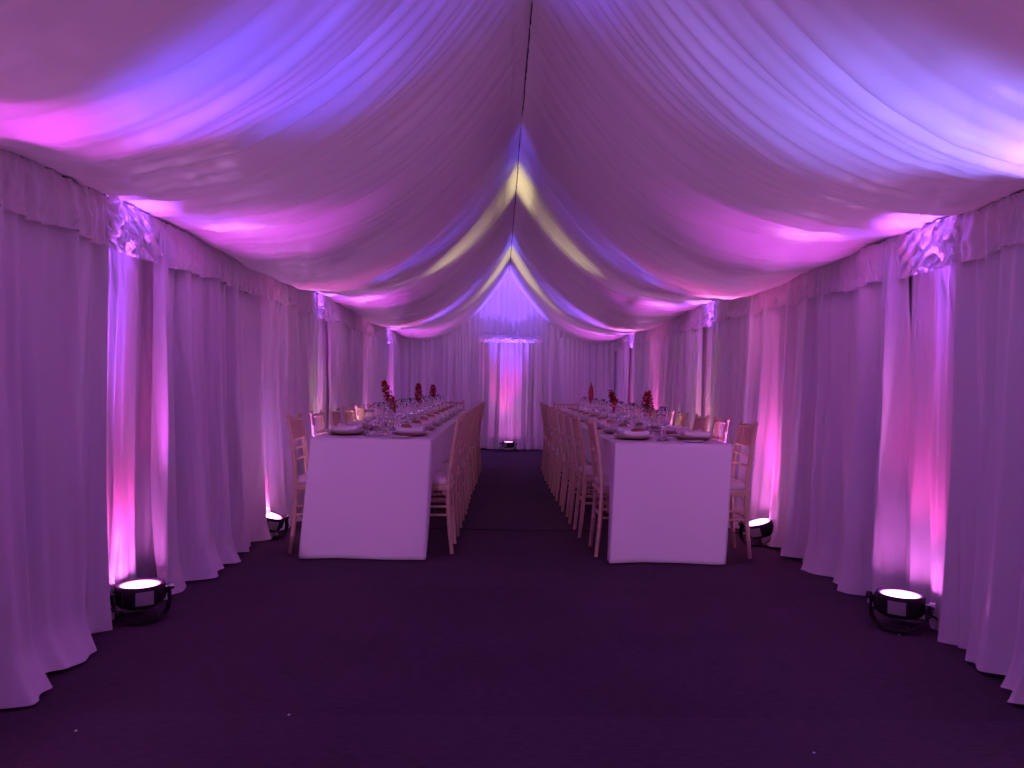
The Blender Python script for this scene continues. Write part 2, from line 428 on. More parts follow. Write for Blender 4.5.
gb = grid_obj('gable_cloth', np.stack([Sg, Y1 - .01 - D + .02 * np.exp(-(Tg / .05) ** 2), 1.90 + 1.35 * Tg], -1), M['drape'])
tag(gb, 'violet lit triangular gable cloth above the far end curtains', 'curtain')
# ruched band where gable cloth meets the middle curtain
ns, nt = 160, 12
S = np.linspace(-.40, .74, ns); T = np.linspace(0, 1, nt); Sg, Tg = np.meshgrid(S, T, indexing='ij')
D = .052 + .010 * nzgrid(Sg * 14, Tg * 2, 5) + .012 * nzgrid(Sg * 30, Tg * 6, 6) + .02 * np.sin(PI * Tg)
vb = grid_obj('valance', np.stack([Sg, Y1 - D, 1.86 + .14 * Tg], -1), M['valance']); tag(vb, 'ruched white band across the middle of the far end wall', 'valance')
b = MB()   # closing curtain behind the viewer
Sg, D, Z = curtain_grid(XR - XL, 400, top=3.1)
fr = grid_obj('curtain', np.stack([XL + Sg, Y0 + D, Z], -1), M['drape']); tag(fr, 'white curtain closing the tent behind the viewer', 'curtain')

# ------------------------------------------------------------------ uplighters
def spot(name, parent, loc, aim, colr, power, size, blend=.8, rad=.05):
    L = bpy.data.lights.new(name, 'SPOT'); L.color = colr; L.energy = power; L.spot_size = math.radians(size); L.spot_blend = blend
    L.shadow_soft_size = rad
    o = bpy.data.objects.new(name, L); col.objects.link(o)
    o.location = loc; o.rotation_euler = Vector(aim).to_track_quat('-Z', 'Y').to_euler()
    L.spot_blend = 1.0
    o.parent = parent
    return o

def make_uplighter():
    r = empty('uplighter'); tag(r, 'x', 'uplighter', 'LED uplighters on the carpet along the walls')
    h = empty('lamp_head', (0, 0, .135)); h.parent = r
    b = MB()
    b.lathe([(.04, -.075), (.085, -.07), (.100, -.055), (.108, -.01), (.108, .022), (.104, .030), (.094, .030), (.092, .020), (.0, .020)], 32)
    for k in range(12):
        q = 2 * PI * k / 12; b.box((0.105 * math.cos(q), .105 * math.sin(q), -.02), (.008, .008, .05))
    bo = b.build('housing', M['black'], h, angle=.6)
    l = MB(); l.lathe([(.0, .0225), (.060, .0225), (.090, .0245), (.0901, .020)], 40)
    l.build('lens', M['lens'], h, angle=.6)
    st = MB()
    ring = []
    for k in range(7):
        q = (-20 + k * 40 / 6) * PI / 180
        ring.append((q, .1125))
    vs = [(.1125 * math.cos(q), .1125 * math.sin(q), z) for q, _ in ring for z in (-.048, .012)]
    vs += [(.108 * math.cos(q), .108 * math.sin(q), z) for q, _ in ring for z in (-.048, .012)]
    n = 14
    fs = [(2 * k, 2 * k + 2, 2 * k + 3, 2 * k + 1) for k in range(6)] + [(n + 2 * k, n + 2 * k + 1, n + 2 * k + 3, n + 2 * k + 2) for k in range(6)]
    fs += [(0, 1, n + 1, n), (12, n + 12, n + 13, 13)] + [(2 * k, n + 2 * k, n + 2 * k + 2, 2 * k + 2) for k in range(6)] + [(2 * k + 1, 2 * k + 3, n + 2 * k + 3, n + 2 * k + 1) for k in range(6)]
    st.add(vs, fs); sk = st.build('sticker', M['sticker'], h, angle=.5); sk.rotation_euler = (0, 0, -PI / 2 - .55)
    for s_, nm in ((-1, 0), (1, 1)):      # splayed double yoke that doubles as feet
        y = MB(); pr = []
        for k in range(13):
            q = PI * k / 12
            pr.append((.125 * math.cos(q), s_ * (.018 + .085 * math.sin(q)), .130 - .118 * math.sin(q) ** .6))
        for a, c in zip(pr[:-1], pr[1:]):
            a, c = Vector(a), Vector(c); t = (c - a).normalized()
            wv = Vector((0, 1, 0)) if abs(t.y) < .7 else Vector((0, .3, 1)); wv = (wv - t * wv.dot(t)).normalized() * .022; nn = t.cross(wv).normalized() * .002
            vs = [p + sx * wv + sn * nn for p in (a, c) for sx in (-1, 1) for sn in (-1, 1)]
            y.add(vs, [(0, 1, 3, 2), (4, 6, 7, 5), (0, 4, 5, 1), (2, 3, 7, 6), (0, 2, 6, 4), (1, 5, 7, 3)])
        y.build('bracket', M['black'], r, smooth=False)
    for s_ in (-1, 1):
        k = MB(); k.tube([(s_ * .108, 0, .130), (s_ * .135, 0, .130)], .006, 8); k.tube([(s_ * .128, 0, .130), (s_ * .15, 0, .130)], .017, 12)
        k.build('knob', M['chrome'] if s_ > 0 else M['black'], r, angle=.6)
    bolts = MB(); bolts.tube([(.06, -.098, .03), (.06, -.108, .028)], .010, 10); bolts.build('bolt', M['chrome'], r, angle=.6)
    return r, h
UP, UPH = make_uplighter()
C_PINK, C_MAG, C_BLUE, C_VIOLET, C_CREAM, C_MAUVE = (1, .06, .50), (.88, .07, 1), (.10, .07, 1), (.40, .08, 1), (1, .86, .36), (.90, .37, 1)
lit = []
def place_uplighter(x, y, rz, tilt, label, first, side):
    r = copy_tree(UP) if not first else UP
    for c in list(r.children):
        if c.name.startswith('cable'): bpy.data.objects.remove(c)
    r.location = (x, y, 0); r.rotation_euler = (0, 0, rz); r['label'] = label
    hd = [c for c in r.children if c.name.startswith('lamp_head')][0]
    for c in hd.children:
        if c.name.startswith('sticker'): c.rotation_euler = (0, 0, -PI / 2 - rz + (.62 if side < 0 else -.62))
    # tilt the head in world terms
    t = Vector(tilt).normalized(); q = Vector((0, 0, 1)).rotation_difference(t)
    Rz = Matrix.Rotation(-rz, 3, 'Z'); ax = Rz @ Vector(q.axis) if q.angle > 1e-4 else Vector((1, 0, 0))
    hd.rotation_mode = 'QUATERNION'
    from mathutils import Quaternion
    hd.rotation_quaternion = Quaternion(ax, q.angle)
    # cable running back under the curtain
    sg = -1 if side < 0 else 1
    c = MB()
    if side:
        loc = [(sg * .06, .05, .09), (sg * .14, .05, .10), (sg * .19, .06, .06), (sg * .20, .02, .015), (sg * .17, -.07, .006), (sg * .25, -.12, .006)]
        loc2 = [(sg * .05, -.04, .085), (sg * .12, -.05, .075), (sg * .17, -.03, .04), (sg * .21, .04, .006), (sg * .27, .10, .006)]
    else:
        loc = [(-.06, .05, .09), (-.13, .08, .06), (-.18, .06, .006), (-.2, .16, .006)]; loc2 = [(.06, .05, .09), (.13, .08, .06), (.17, .08, .006), (.2, .16, .006)]
    def sm(p):
        out = []
        p = [Vector(a) for a in p]; p = [p[0]] + p + [p[-1]]
        for i in range(1, len(p) - 2):
            for k in range(5):
                u = k / 5; a, b_, c_, d_ = p[i - 1:i + 3]
                out.append(.5 * ((2 * b_) + (-a + c_) * u + (2 * a - 5 * b_ + 4 * c_ - d_) * u * u + (-a + 3 * b_ - 3 * c_ + d_) * u ** 3))
        out.append(p[-2]); return out
    for q_ in (loc, loc2):
        cc = MB(); cc.tube([Rz @ v for v in sm(q_)], .0045, 7); cc.build('cable', M['cable'], r)
    return r, t
PWR = 1.0
PENDING = []
def beams(r, base, specs): PENDING.append((r, base, specs))
def make_beams(r, base, specs):
    """r: uplighter; spots sit just above the lens; aims are world directions"""
    Rz = Matrix.Rotation(-r.rotation_euler[2], 3, 'Z')
    for (aim, colr, pw, size, off) in specs:
        loc = Rz @ Vector(off); loc = Vector((loc.x, loc.y, base))
        spot('led_beam', r, loc, Rz @ Vector(aim), colr, pw * PWR, size, .9, .03)
XFL, XFR = -1.655, 1.905
fix = []
ordn = ['first', 'second', 'third', 'fourth', 'fifth', 'sixth']
names_y = [(-.36, 'L'), (1.65, 'M'), (3.60, 'L'), (5.52, 'M'), (7.28, 'L'), (9.65, 'M'), (11.75, 'L')]
lab = {1: 'unseen behind the viewer', 2: 'just out of view near the front', 3: 'nearest in view, lying flat at a lit strip',
       4: 'second in view, tilted, beside the first wall-side chair', 5: 'third, behind the wall-side chairs at the middle leg', 6: 'fourth, behind the wall-side chairs', 7: 'farthest, at the last tent leg'}
first = True
for i, (y, kind) in enumerate(names_y):
    for side, xf in ((-1, XFL), (1, XFR)):
        inn = -side
        tl = ((inn * .2, .6, 1) if i == 0 else (0, 0, 1)) if kind == 'L' else (inn * .30, -.02, 1)
        if kind == 'M': xf = xf - side * (.10 if i == 1 else .02)
        r, t = place_uplighter(xf, y + (.07 if i == 4 and side > 0 else 0), .75 * inn, tl, 'black LED uplighter by the %s curtain, %s' % ('left' if side < 0 else 'right', lab[i + 1]), first, side)
        first = False
        # light of the lamp's red, blue and mixed diodes
        if kind == 'L':
            sp = [((-inn * .06, .0, 1), C_MAG, 32, 20, (inn * .02, 0, 0)), ((inn * .20, .30, 1.0), C_MAG, 46, 34, (0, .03, 0)), ((inn * .16, .24, 1.0), C_MAUVE, 44, 14, (0, .03, 0)),
                  ((-inn * .045, .0, 1), C_VIOLET, 150, 15, (inn * .02, -.02, 0)), ((-inn * .02, .0, 1), C_BLUE, 110, 14, (0, -.03, 0)), ((inn * .10, .18, 1), C_BLUE, 36, 16, (.03, 0, 0)),
                  ((inn * .62, 0, 1), C_MAUVE, 9, 110, (inn * .08, 0, 0)), ((-inn * .22, .05, 1), C_PINK, 6, 60, (-.03, 0, 0))]
            if i == 0: sp.append(((inn * .55, 5.2, .45), C_MAUVE, 52, 34, (inn * .08, .06, .03)))  # beam added to the unseen rear lamps to brighten the tablecloth fronts
            if i >= 4: sp.append(((inn * .67, .03 if i == 4 else -.13, 1.0), C_CREAM, 150 if i == 4 else 90, 23 if i == 4 else 24, (inn * .06, 0, 0)))
            beams(r, .175, sp)
        else:
            sp = [((inn * .14, .25, 1), C_MAUVE, 60, 16, (0, 0, 0)), ((inn * .25, .15, 1), C_PINK, 30, 36, (0, .04, 0)),
                  ((inn * .50, .30, 1), C_BLUE, 130, 24, (.04, 0, 0)), ((inn * .62, .05, 1), C_MAUVE, 8, 110, (inn * .08, 0, 0)), ((-inn * .25, .05, 1), C_PINK, 15, 60, (-.03, 0, 0))]
            if i == 1 and side < 0: sp[2] = ((inn * .48, .42, 1), C_BLUE, 170, 30, (.04, 0, 0)); sp[1] = ((inn * .26, .40, 1), C_MAG, 34, 22, (0, .04, 0)); sp[0] = ((inn * .12, .30, 1), C_MAG, 40, 16, (0, 0, 0))
            if i == 1 and side > 0: sp[2] = ((inn * .34, .42, 1), (.22, .20, 1), 135, 34, (.04, 0, 0)); sp[0] = ((inn * .12, .28, 1), C_MAUVE, 34, 16, (0, 0, 0)); sp[1] = ((inn * .08, .36, 1), C_MAUVE, 34, 16, (0, .04, 0))
            beams(r, .18, sp)
r, t = place_uplighter(.16, Y1 - .36, 0, (0, 0, 1), 'black LED uplighter on the carpet at the far end of the aisle', False, 0)
beams(r, .175, [((-.08, .20, 1), C_PINK, 16, 46, (-.03, 0, 0)), ((.03, .13, 1), C_MAG, 22, 36, (.03, 0, 0)), ((-.10, .03, 1), C_BLUE, 280, 27, (0, .02, 0)), ((.10, .03, 1), C_BLUE, 280, 27, (0, .02, 0)), ((0, .10, 1), C_VIOLET, 24, 20, (0, .02, 0)), ((0, -.1, 1), C_MAUVE, 4, 110, (0, 0, 0))])

for p_ in PENDING: make_beams(*p_)

# ------------------------------------------------------------------ tables and cloths
TL = dict(x0=-1.185, x1=-.43, y0=4.86, y1=10.38)
TR = dict(x0=.738, x1=1.477, y0=4.86, y1=10.38)
TH = .76
def make_table(t, sn):
    cx = (t['x0'] + t['x1']) / 2
    r = empty('banquet_table', (cx, (t['y0'] + t['y1']) / 2, 0)); tag(r, 'long trestle table hidden under the white cloth on the %s' % sn, 'table', 'long banquet tables')
    L = t['y1'] - t['y0']
    b = MB(); b.box((0, 0, TH - .020), (t['x1'] - t['x0'] - .02, L - .02, .026), .008); b.build('tabletop', M['plywood'], r, angle=.6)
    for k in range(3):
        for e in (-1, 1):
            yy = -L / 2 + L / 3 * (k + .5) + e * (L / 6 - .18)
            lg = MB()
            lg.tube([(-.28, yy, .012), (-.25, yy, TH - .045)], .013, 8); lg.tube([(.28, yy, .012), (.25, yy, TH - .045)], .013, 8)
            lg.tube([(-.32, yy, .012), (.32, yy, .012)], .012, 8); lg.tube([(-.262, yy, .45), (.262, yy, .45)], .010, 8); lg.tube([(-.30, yy, TH - .042), (.30, yy, TH - .042)], .010, 8)
            lg.build('trestle_leg', M['steel'], r, angle=.6)
    return r
def make_cloth(t, sn, flare_l, flare_r):
    """perimeter skirt + top, full drop at the near end, short drop along the sides"""
    x0, x1, y0, y1 = t['x0'] - .004, t['x1'] + .004, t['y0'] - .004, t['y1'] + .004
    rc = .012
    per = []      # (x,y,nx,ny,kind,dist from near corner)
    def line(a, b, n, nrm, kind):
        for k in range(n):
            u = k / n; per.append((a[0] + (b[0] - a[0]) * u, a[1] + (b[1] - a[1]) * u, nrm[0], nrm[1], kind))
    def arc(c, a0, kind, n=6):
        for k in range(n):
            q = a0 + (PI / 2) * k / n; per.append((c[0] + rc * math.cos(q), c[1] + rc * math.sin(q), math.cos(q), math.sin(q), kind))
    line((x0 + rc, y0), (x1 - rc, y0), 60, (0, -1), 'f'); arc((x1 - rc, y0 + rc), -PI / 2, 'cr')
    line((x1, y0 + rc), (x1, y1 - rc), 260, (1, 0), 'r'); arc((x1 - rc, y1 - rc), 0, 'b')
    line((x1 - rc, y1), (x0 + rc, y1), 40, (0, 1), 'b'); arc((x0 + rc, y1 - rc), PI / 2, 'b')
    line((x0, y1 - rc), (x0, y0 + rc), 260, (-1, 0), 'l'); arc((x0 + rc, y0 + rc), PI, 'cl')
    n = len(per); rows = 30
    vs = []; fs = []
    z0 = TH + .004
    sd = 3 if sn == 'left' else 8
    for r_ in range(rows + 1):
        u = r_ / rows
        for (x, y, nx, ny, kd) in per:
            dist = y - y0
            if kd in ('f', 'cr', 'cl'): drop = z0 - .012 + (.006 * nz(x * 3, 0, sd))
            elif kd in ('r', 'l'):
                q = min(1, max(0, (dist - .02) / .16)); q = q * q * (3 - 2 * q); drop = (z0 - .012) * (1 - q) + .248 * q
                e = min(1, max(0, (y1 - dist - y0) / .2)); drop = drop if e > .99 else drop
            else: drop = .30
            dz = drop * u
            out = .006 * min(1, u * 12) * 0
            fl = 0; fx = fy = 0
            if kd in ('f', 'cr', 'cl'):
                c = (x - x0) / (x1 - x0)
                w_ = .010 * math.sin(c * 7 + sd) * u + .016 * nz(c * 3.2, u * .8, sd) * u + .004
                # gentle outward lean plus the corner folds
                fy = -(w_ + .020 * u)
                edge_l = math.exp(-(c / .16) ** 2); edge_r = math.exp(-((1 - c) / .16) ** 2)
                fx = -flare_l * u ** 1.1 * (1 - c) ** 1.3 + flare_r * u ** 1.1 * c ** 1.3
                fy -= .02 * u * (edge_l + edge_r)
            else:
                near = math.exp(-(dist / .09) ** 2)
                a = .006 * math.sin(y * 9 + sd) + .010 * nz(y * 2.5, u, sd + 3)
                o_ = .006 + a * u
                fl_ = (flare_l if kd == 'l' else flare_r)
                fx = nx * (o_ + fl_ * u ** 1.1 * near); fy = ny * o_ - .04 * u * near
            rr = 0 if r_ else -.003
            vs.append((x + fx + nx * rr * (1 - u), y + fy + ny * rr * (1 - u), z0 - dz))
    for r_ in range(rows):
        for k in range(n):
            fs.append((r_ * n + k, (r_ + 1) * n + k, (r_ + 1) * n + (k + 1) % n, r_ * n + (k + 1) % n))
    # top: stitch across, matching side samples
    fs.append(tuple(range(n)))
    me = bpy.data.meshes.new('tablecloth'); me.from_pydata(vs, [], fs); me.validate()
    me.polygons.foreach_set('use_smooth', [len(p.vertices) == 4 for p in me.polygons]); me.materials.append(M['table_linen'])
    o = bpy.data.objects.new('tablecloth', me); col.objects.link(o)
    md = o.modifiers.new('cloth', 'SOLIDIFY'); md.thickness = .002; md.offset = -1
    tag(o, 'white tablecloth over the long %s table, falling to the carpet at its near end' % sn, 'tablecloth', 'white tablecloths')
    return o
make_table(TL, 'left'); make_table(TR, 'right')
make_cloth(TL, 'left', .05, -.027); make_cloth(TR, 'right', .03, -.05)
ZT = TH + .0045

# ------------------------------------------------------------------ chiavari chairs (origin: floor between the rear legs, facing +x)
def bamboo(mb, a, b, r, rings, n=8, mid=None):
    a, b = Vector(a), Vector(b); pts = []; rad = []
    def pos(u):
        if mid is None: return a.lerp(b, u)
        m_ = Vector(mid); return (1 - u) ** 2 * a + 2 * u * (1 - u) * m_ + u * u * b
    us = [0]
    for k in range(1, rings + 1):
        c = k / (rings + 1); us += [c - .012, c - .006, c + .006, c + .012]
    us.append(1)
    for u in us:
        c = [abs(u - k / (rings + 1)) for k in range(1, rings + 1)]
        pts.append(pos(u)); rad.append(r * (1.16 if c and min(c) < .008 else 1))
    mb.tube(pts, rad, n)
def make_chair():
    r = empty('chiavari_chair'); tag(r, 'x', 'chair', 'chiavari chairs around the long tables')
    HWB, HWF = .165, .185
    for s_ in (-1, 1):
        b = MB(); pts = []; rad = []
        ringz = (.12, .20, .33, .42, .56, .66, .73, .80)
        zs = sorted([0, .45] + [z + d for z in ringz for d in (-.008, -.004, .004, .008)] + [.86, .875, .88, .893, .90])
        for z in zs:
            if z <= .45: x = .032 * math.sin(PI / 2 * z / .45)
            else: x = .032 - .062 * ((z - .45) / .45) ** 1.3
            pts.append((x, s_ * HWB, z)); rr = .0155 - .003 * max(0, (z - .45) / .45) - .003 * max(0, (.2 - z) / .2)
            if any(abs(z - q) < .005 for q in ringz): rr *= 1.14
            if z == .875: rr *= .8
            if z >= .88: rr = .015 if z < .9 else .008
            rad.append(rr)
        b.tube(pts, rad, 8); b.build('leg', M['limewash'], r, angle=.9)
        b = MB(); bamboo(b, (.395, s_ * (HWF + .005), 0), (.385, s_ * HWF, .455), .0145, 5); b.build('leg', M['limewash'], r, angle=.9)
    # seat frame
    b = MB(); n = 0
    out = [(.025, -HWB), (.395, -HWF), (.395, HWF), (.025, HWB)]
    for a, c in zip(out, out[1:] + out[:1]):
        b.tube([(*a, .432), (*c, .432)], [.021, .021], 8)
    b.box((.21, 0, .440), (.36, .33, .018), .01)
    b.build('seat_frame', M['limewash'], r, angle=.6)
    c = MB(); nx_, rows = 8, []
    for (ins, z) in ((.015, .452), (.0, .462), (-.004, .476), (.006, .492), (.03, .503), (.08, .509)):
        rows.append((ins, z))
    ring = []
    for sx, sy, q in ((1, 1, 0), (-1, 1, PI / 2), (-1, -1, PI), (1, -1, 1.5 * PI)):
        for k in range(5): ring.append((sx, sy, q + k * PI / 8))
    vs = []
    for ins, z in rows:
        for sx, sy, q in ring:
            hw = (HWF if sx > 0 else HWB) + .012 - ins
            x = .212 + sx * (.19 - ins - .045) + .045 * math.cos(q); y = sy * (hw - .045) + .045 * math.sin(q)
            vs.append((x, y, z))
    n = len(ring); m_ = len(rows)
    fs = [(i * n + k, i * n + (k + 1) % n, (i + 1) * n + (k + 1) % n, (i + 1) * n + k) for i in range(m_ - 1) for k in range(n)]
    fs += [tuple(reversed(range(n))), tuple((m_ - 1) * n + k for k in range(n))]
    c.add(vs, fs); c.build('seat_cushion', M['cushion'], r)
    def bx(z): return .032 - .062 * ((z - .45) / .45) ** 1.3
    b = MB()
    bamboo(b, (bx(.865), -HWB, .862), (bx(.865), HWB, .862), .0125, 3, mid=(bx(.865) - .022, 0, .872))
    bamboo(b, (bx(.735), -HWB, .735), (bx(.735), HWB, .735), .0105, 3, mid=(bx(.735) - .02, 0, .735))
    for k in range(6):
        y = -HWB + 2 * HWB * (k + 1) / 7; bow = 2 * .25 * (1 - (y / HWB) ** 2) * .022 * 1.0
        bamboo(b, (bx(.735) - bow, y, .735), (bx(.865) - bow, y, .864), .0085, 1, 6)
    b.build('backrest', M['limewash'], r, angle=.9)
    for z in (.675, .605):
        b = MB(); bamboo(b, (bx(z), -HWB, z), (bx(z), HWB, z), .0095, 3, mid=(bx(z) - .018, 0, z)); b.build('cross_rail', M['limewash'], r, angle=.9)
    for s_ in (-1, 1):
        for z in (.31, .255):
            b = MB(); bamboo(b, (.028, s_ * HWB, z), (.39, s_ * (HWF + .002), z), .0090, 2, 7); b.build('stretcher', M['limewash'], r, angle=.9)
    b = MB(); bamboo(b, (.39, -HWF, .29), (.39, HWF, .29), .009, 2, 7); b.build('stretcher', M['limewash'], r, angle=.9)
    b = MB(); bamboo(b, (.026, -HWB, .27), (.026, HWB, .27), .009, 2, 7); b.build('stretcher', M['limewash'], r, angle=.9)
    b = MB()
    for s_ in (-1, 1): b.tube([(.032, s_ * HWB, .375), (.07, s_ * HWB * 1.01, .415), (.11, s_ * HWB * 1.02, .428)], .006, 6)
    b.build('corner_brace', M['limewash'], r, angle=.9)
    return r
CH = make_chair(); used = [False]
ORD = ['nearest', 'second', 'third', 'fourth', 'fifth', 'sixth', 'seventh', 'eighth', 'farthest']
def place_chair(x, y, rz, label):
    o = copy_tree(CH) if used[0] else CH
    used[0] = True
    o.location = (x, y, 0); o.rotation_euler = (0, 0, rz); o['label'] = label
    return o
CY = [5.20 + .61 * k for k in range(9)]
xa_r = [.648, .602, .588, .578, .568, .562, .56, .562, .575]
xa_l = [-.297, -.288, -.279, -.276, -.274, -.262, -.250, -.240, -.235]
jy = [0, -.02, .01, .03, .0, .02, -.03, .02, .01]
for k in range(9):
    w_ = ORD[k]
    place_chair(xa_l[k], CY[k] + .03 + jy[k], PI + .02 * R.uniform(-1, 1), 'limewashed chiavari chair, %s on the aisle side of the left table' % w_)
    place_chair(-1.345 + .012 * R.uniform(-1, 1), CY[k] - .03 - jy[k], .03 * R.uniform(-1, 1), 'limewashed chiavari chair, %s on the wall side of the left table' % w_)
    place_chair(xa_r[k], CY[k] - jy[k], .02 * R.uniform(-1, 1), 'limewashed chiavari chair, %s on the aisle side of the right table' % w_)
    place_chair(1.662 + .012 * R.uniform(-1, 1), CY[k] + jy[k], PI + .03 * R.uniform(-1, 1), 'limewashed chiavari chair, %s on the wall side of the right table' % w_)
place_chair((TL['x0'] + TL['x1']) / 2 + .14, TL['y1'] + .30, -PI / 2, 'limewashed chiavari chair at the far head of the left table')
place_chair((TR['x0'] + TR['x1']) / 2 - .18, TR['y1'] + .30, -PI / 2, 'limewashed chiavari chair at the far head of the right table')

# ------------------------------------------------------------------ place settings
def proto(kind):
    if kind == 'charger_plate':
        r = empty(kind); tag(r, 'x', 'plate', 'dark charger plates')
        b = MB(); b.lathe([(.0, .001), (.085, .001), (.095, .004), (.124, .013), (.1245, .0155), (.095, .009), (.085, .006), (.0, .006)], 40); b.build('dish', M['charger'], r, angle=.8)
        b = MB(); b.lathe([(.1225, .0125), (.1265, .0125), (.1270, .0150), (.1255, .0165), (.1222, .0158)], 40); b.build('rim', M['gold'], r, angle=.8)
    elif kind == 'dinner_plate':
        b = MB(); b.lathe([(.0, .0), (.075, .0), (.083, .0015), (.092, .008), (.130, .024), (.133, .0265), (.130, .027), (.09, .012), (.078, .005), (.0, .005)], 40, power=2.6)
        r = b.build(kind, M['china'], None, angle=.8); tag(r, 'x', 'plate', 'white dinner plates')
    elif kind == 'side_plate':
        b = MB(); b.lathe([(.0, .0), (.045, .0), (.05, .002), (.074, .009), (.0755, .011), (.073, .0112), (.05, .006), (.0, .0045)], 36)
        r = b.build(kind, M['china'], None, angle=.8); tag(r, 'x', 'plate', 'white side plates')
    elif kind == 'folded_napkin':
        r = empty(kind); tag(r, 'x', 'napkin', 'folded white napkins')
        nx_, ny_ = 24, 30; P = np.zeros((nx_, ny_, 3))
        b = MB()
        for lay in range(3):
            W, L_ = .088 - .003 * lay, .134 - .003 * lay; zz = lay * .0075
            vs = []; fs = []
            for i in range(nx_):
                for j in range(ny_):
                    u = i / (nx_ - 1) * 2 - 1; v = j / (ny_ - 1) * 2 - 1
                    z = zz + .020 * abs(v) ** 2.6 + .012 * abs(u) ** 2.6 + .002 * nz(u * 2, v * 2, lay)
                    vs.append((u * W, v * L_, z)); 
            m0 = len(vs)
            vs += [(x, y, z + .0062) for x, y, z in vs]
            idx = lambda i, j, t=0: t * m0 + i * ny_ + j
            for i in range(nx_ - 1):
                for j in range(ny_ - 1):
                    fs.append((idx(i, j), idx(i, j + 1), idx(i + 1, j + 1), idx(i + 1, j)))
                    fs.append((idx(i, j, 1), idx(i + 1, j, 1), idx(i + 1, j + 1, 1), idx(i, j + 1, 1)))
            for i in range(nx_ - 1):
                fs.append((idx(i, 0), idx(i + 1, 0), idx(i + 1, 0, 1), idx(i, 0, 1))); fs.append((idx(i, ny_ - 1), idx(i, ny_ - 1, 1), idx(i + 1, ny_ - 1, 1), idx(i + 1, ny_ - 1)))
            for j in range(ny_ - 1):
                fs.append((idx(0, j), idx(0, j, 1), idx(0, j + 1, 1), idx(0, j + 1))); fs.append((idx(nx_ - 1, j), idx(nx_ - 1, j + 1), idx(nx_ - 1, j + 1, 1), idx(nx_ - 1, j, 1)))
            b.add(vs, fs)
        b.build('cloth', M['napkin'], r, angle=.9)
        b = MB(); b.tube([(-.090, .0, .004), (-.088, .0, .034), (-.07, .0, .0285), (-.03, .0, .0225), (.03, .0, .0225), (.07, .0, .0285), (.088, .0, .034), (.090, .0, .004)], .0012, 6); b.build('twine', M['twine'], r)
    elif kind == 'bread_roll':
        b = MB(); n = 24; prof = [(.0, .0), (.026, .0005), (.036, .006), (.039, .015), (.036, .025), (.027, .034), (.014, .039), (.006, .0385), (.0, .037)]
        vs = []
        for r_, z in prof:
            for k in range(n):
                q = 2 * PI * k / n; e = 1 + .05 * nz(math.cos(q) * 2, math.sin(q) * 2, z * 60)
                vs.append((1.0 * r_ * math.cos(q) * e, 1.18 * r_ * math.sin(q) * e, z * e))
        m_ = len(prof)
        b.add(vs, [(i * n + k, i * n + (k + 1) % n, (i + 1) * n + (k + 1) % n, (i + 1) * n + k) for i in range(m_ - 1) for k in range(n)])
        r = b.build(kind, M['bread']); tag(r, 'x', 'bread roll', 'brown bread rolls on the napkins')
    elif kind in ('red_wine_glass', 'white_wine_glass', 'champagne_flute'):
        pr = {'red_wine_glass': [(.036, .001), (.034, .003), (.012, .006), (.0045, .014), (.004, .085), (.010, .092), (.028, .105), (.038, .125), (.0405, .145), (.037, .175), (.032, .200)],
              'white_wine_glass': [(.032, .001), (.031, .003), (.010, .006), (.0042, .013), (.004, .080), (.009, .086), (.025, .099), (.033, .118), (.034, .135), (.031, .155), (.0275, .172)],
              'champagne_flute': [(.031, .001), (.030, .003), (.010, .006), (.0042, .013), (.004, .080), (.007, .090), (.018, .110), (.0235, .140), (.0245, .170), (.023, .200), (.021, .220)]}[kind]
        b = MB(); bowl = [q for q in pr if q[1] > (.100 if kind == 'champagne_flute' else .095)]
        inner = [(q[0] - .0016, q[1] + (.002 if q is bowl[0] else 0)) for q in bowl][::-1] + [(0, bowl[0][1] - .004)]
        b.lathe([(0, .0005)] + pr + [(pr[-1][0] - .0008, pr[-1][1] + .0006)] + inner, 24)
        b.f = [f_ for f_ in b.f if len(f_) == 4]
        r = b.build(kind, M['glass'], None); tag(r, 'x', 'glass', {'red_wine_glass': 'red wine glasses', 'white_wine_glass': 'white wine glasses', 'champagne_flute': 'champagne flutes'}[kind])
    return r
PROT = {}
def put(kind, loc, rz, label):
    if kind not in PROT: PROT[kind] = proto(kind); o = PROT[kind]
    else: o = copy_tree(PROT[kind])
    o.location = loc; o.rotation_euler = (0, 0, rz); o['label'] = label
    return o
def setting(cx, cy, dirx, diry, where_):
    """dir = unit vector from diner to the table centre"""
    d = Vector((dirx, diry)); rt = Vector((diry, -dirx))      # diner's right
    def at(f_, r_): p = Vector((cx, cy)) + d * f_ + rt * r_; return p.x, p.y
    rz = math.atan2(diry, dirx) + R.uniform(-.05, .05)
    put('charger_plate', (cx, cy, ZT), rz, 'shadow-dark charger plate with a gold rim, ' + where_)
    put('dinner_plate', (cx, cy, ZT + .0065), rz, 'white dinner plate on a dark charger, ' + where_)
    put('folded_napkin', (cx, cy, ZT + .0135 + .004), rz, 'folded white napkin lying on the plate, ' + where_)
    if 'aisle' in where_:
        x, y = at(.03, R.uniform(-.012, .012)); put('bread_roll', (x, y, ZT + .0385), R.uniform(0, 6), 'small brown bread roll on the folded napkin, ' + where_)
    x, y = at(.05, -.215); put('side_plate', (x, y, ZT), 0, 'small white side plate, ' + where_)
    x, y = at(.185, .03 + R.uniform(-.012, .012)); put('red_wine_glass', (x, y, ZT), R.uniform(0, 6), 'large clear wine glass, ' + where_)
    x, y = at(.165, .125 + R.uniform(-.012, .012)); put('white_wine_glass', (x, y, ZT), R.uniform(0, 6), 'small clear wine glass, ' + where_)
    x, y = at(.215, -.075 + R.uniform(-.012, .012)); put('champagne_flute', (x, y, ZT), R.uniform(0, 6), 'slim clear champagne flute, ' + where_)
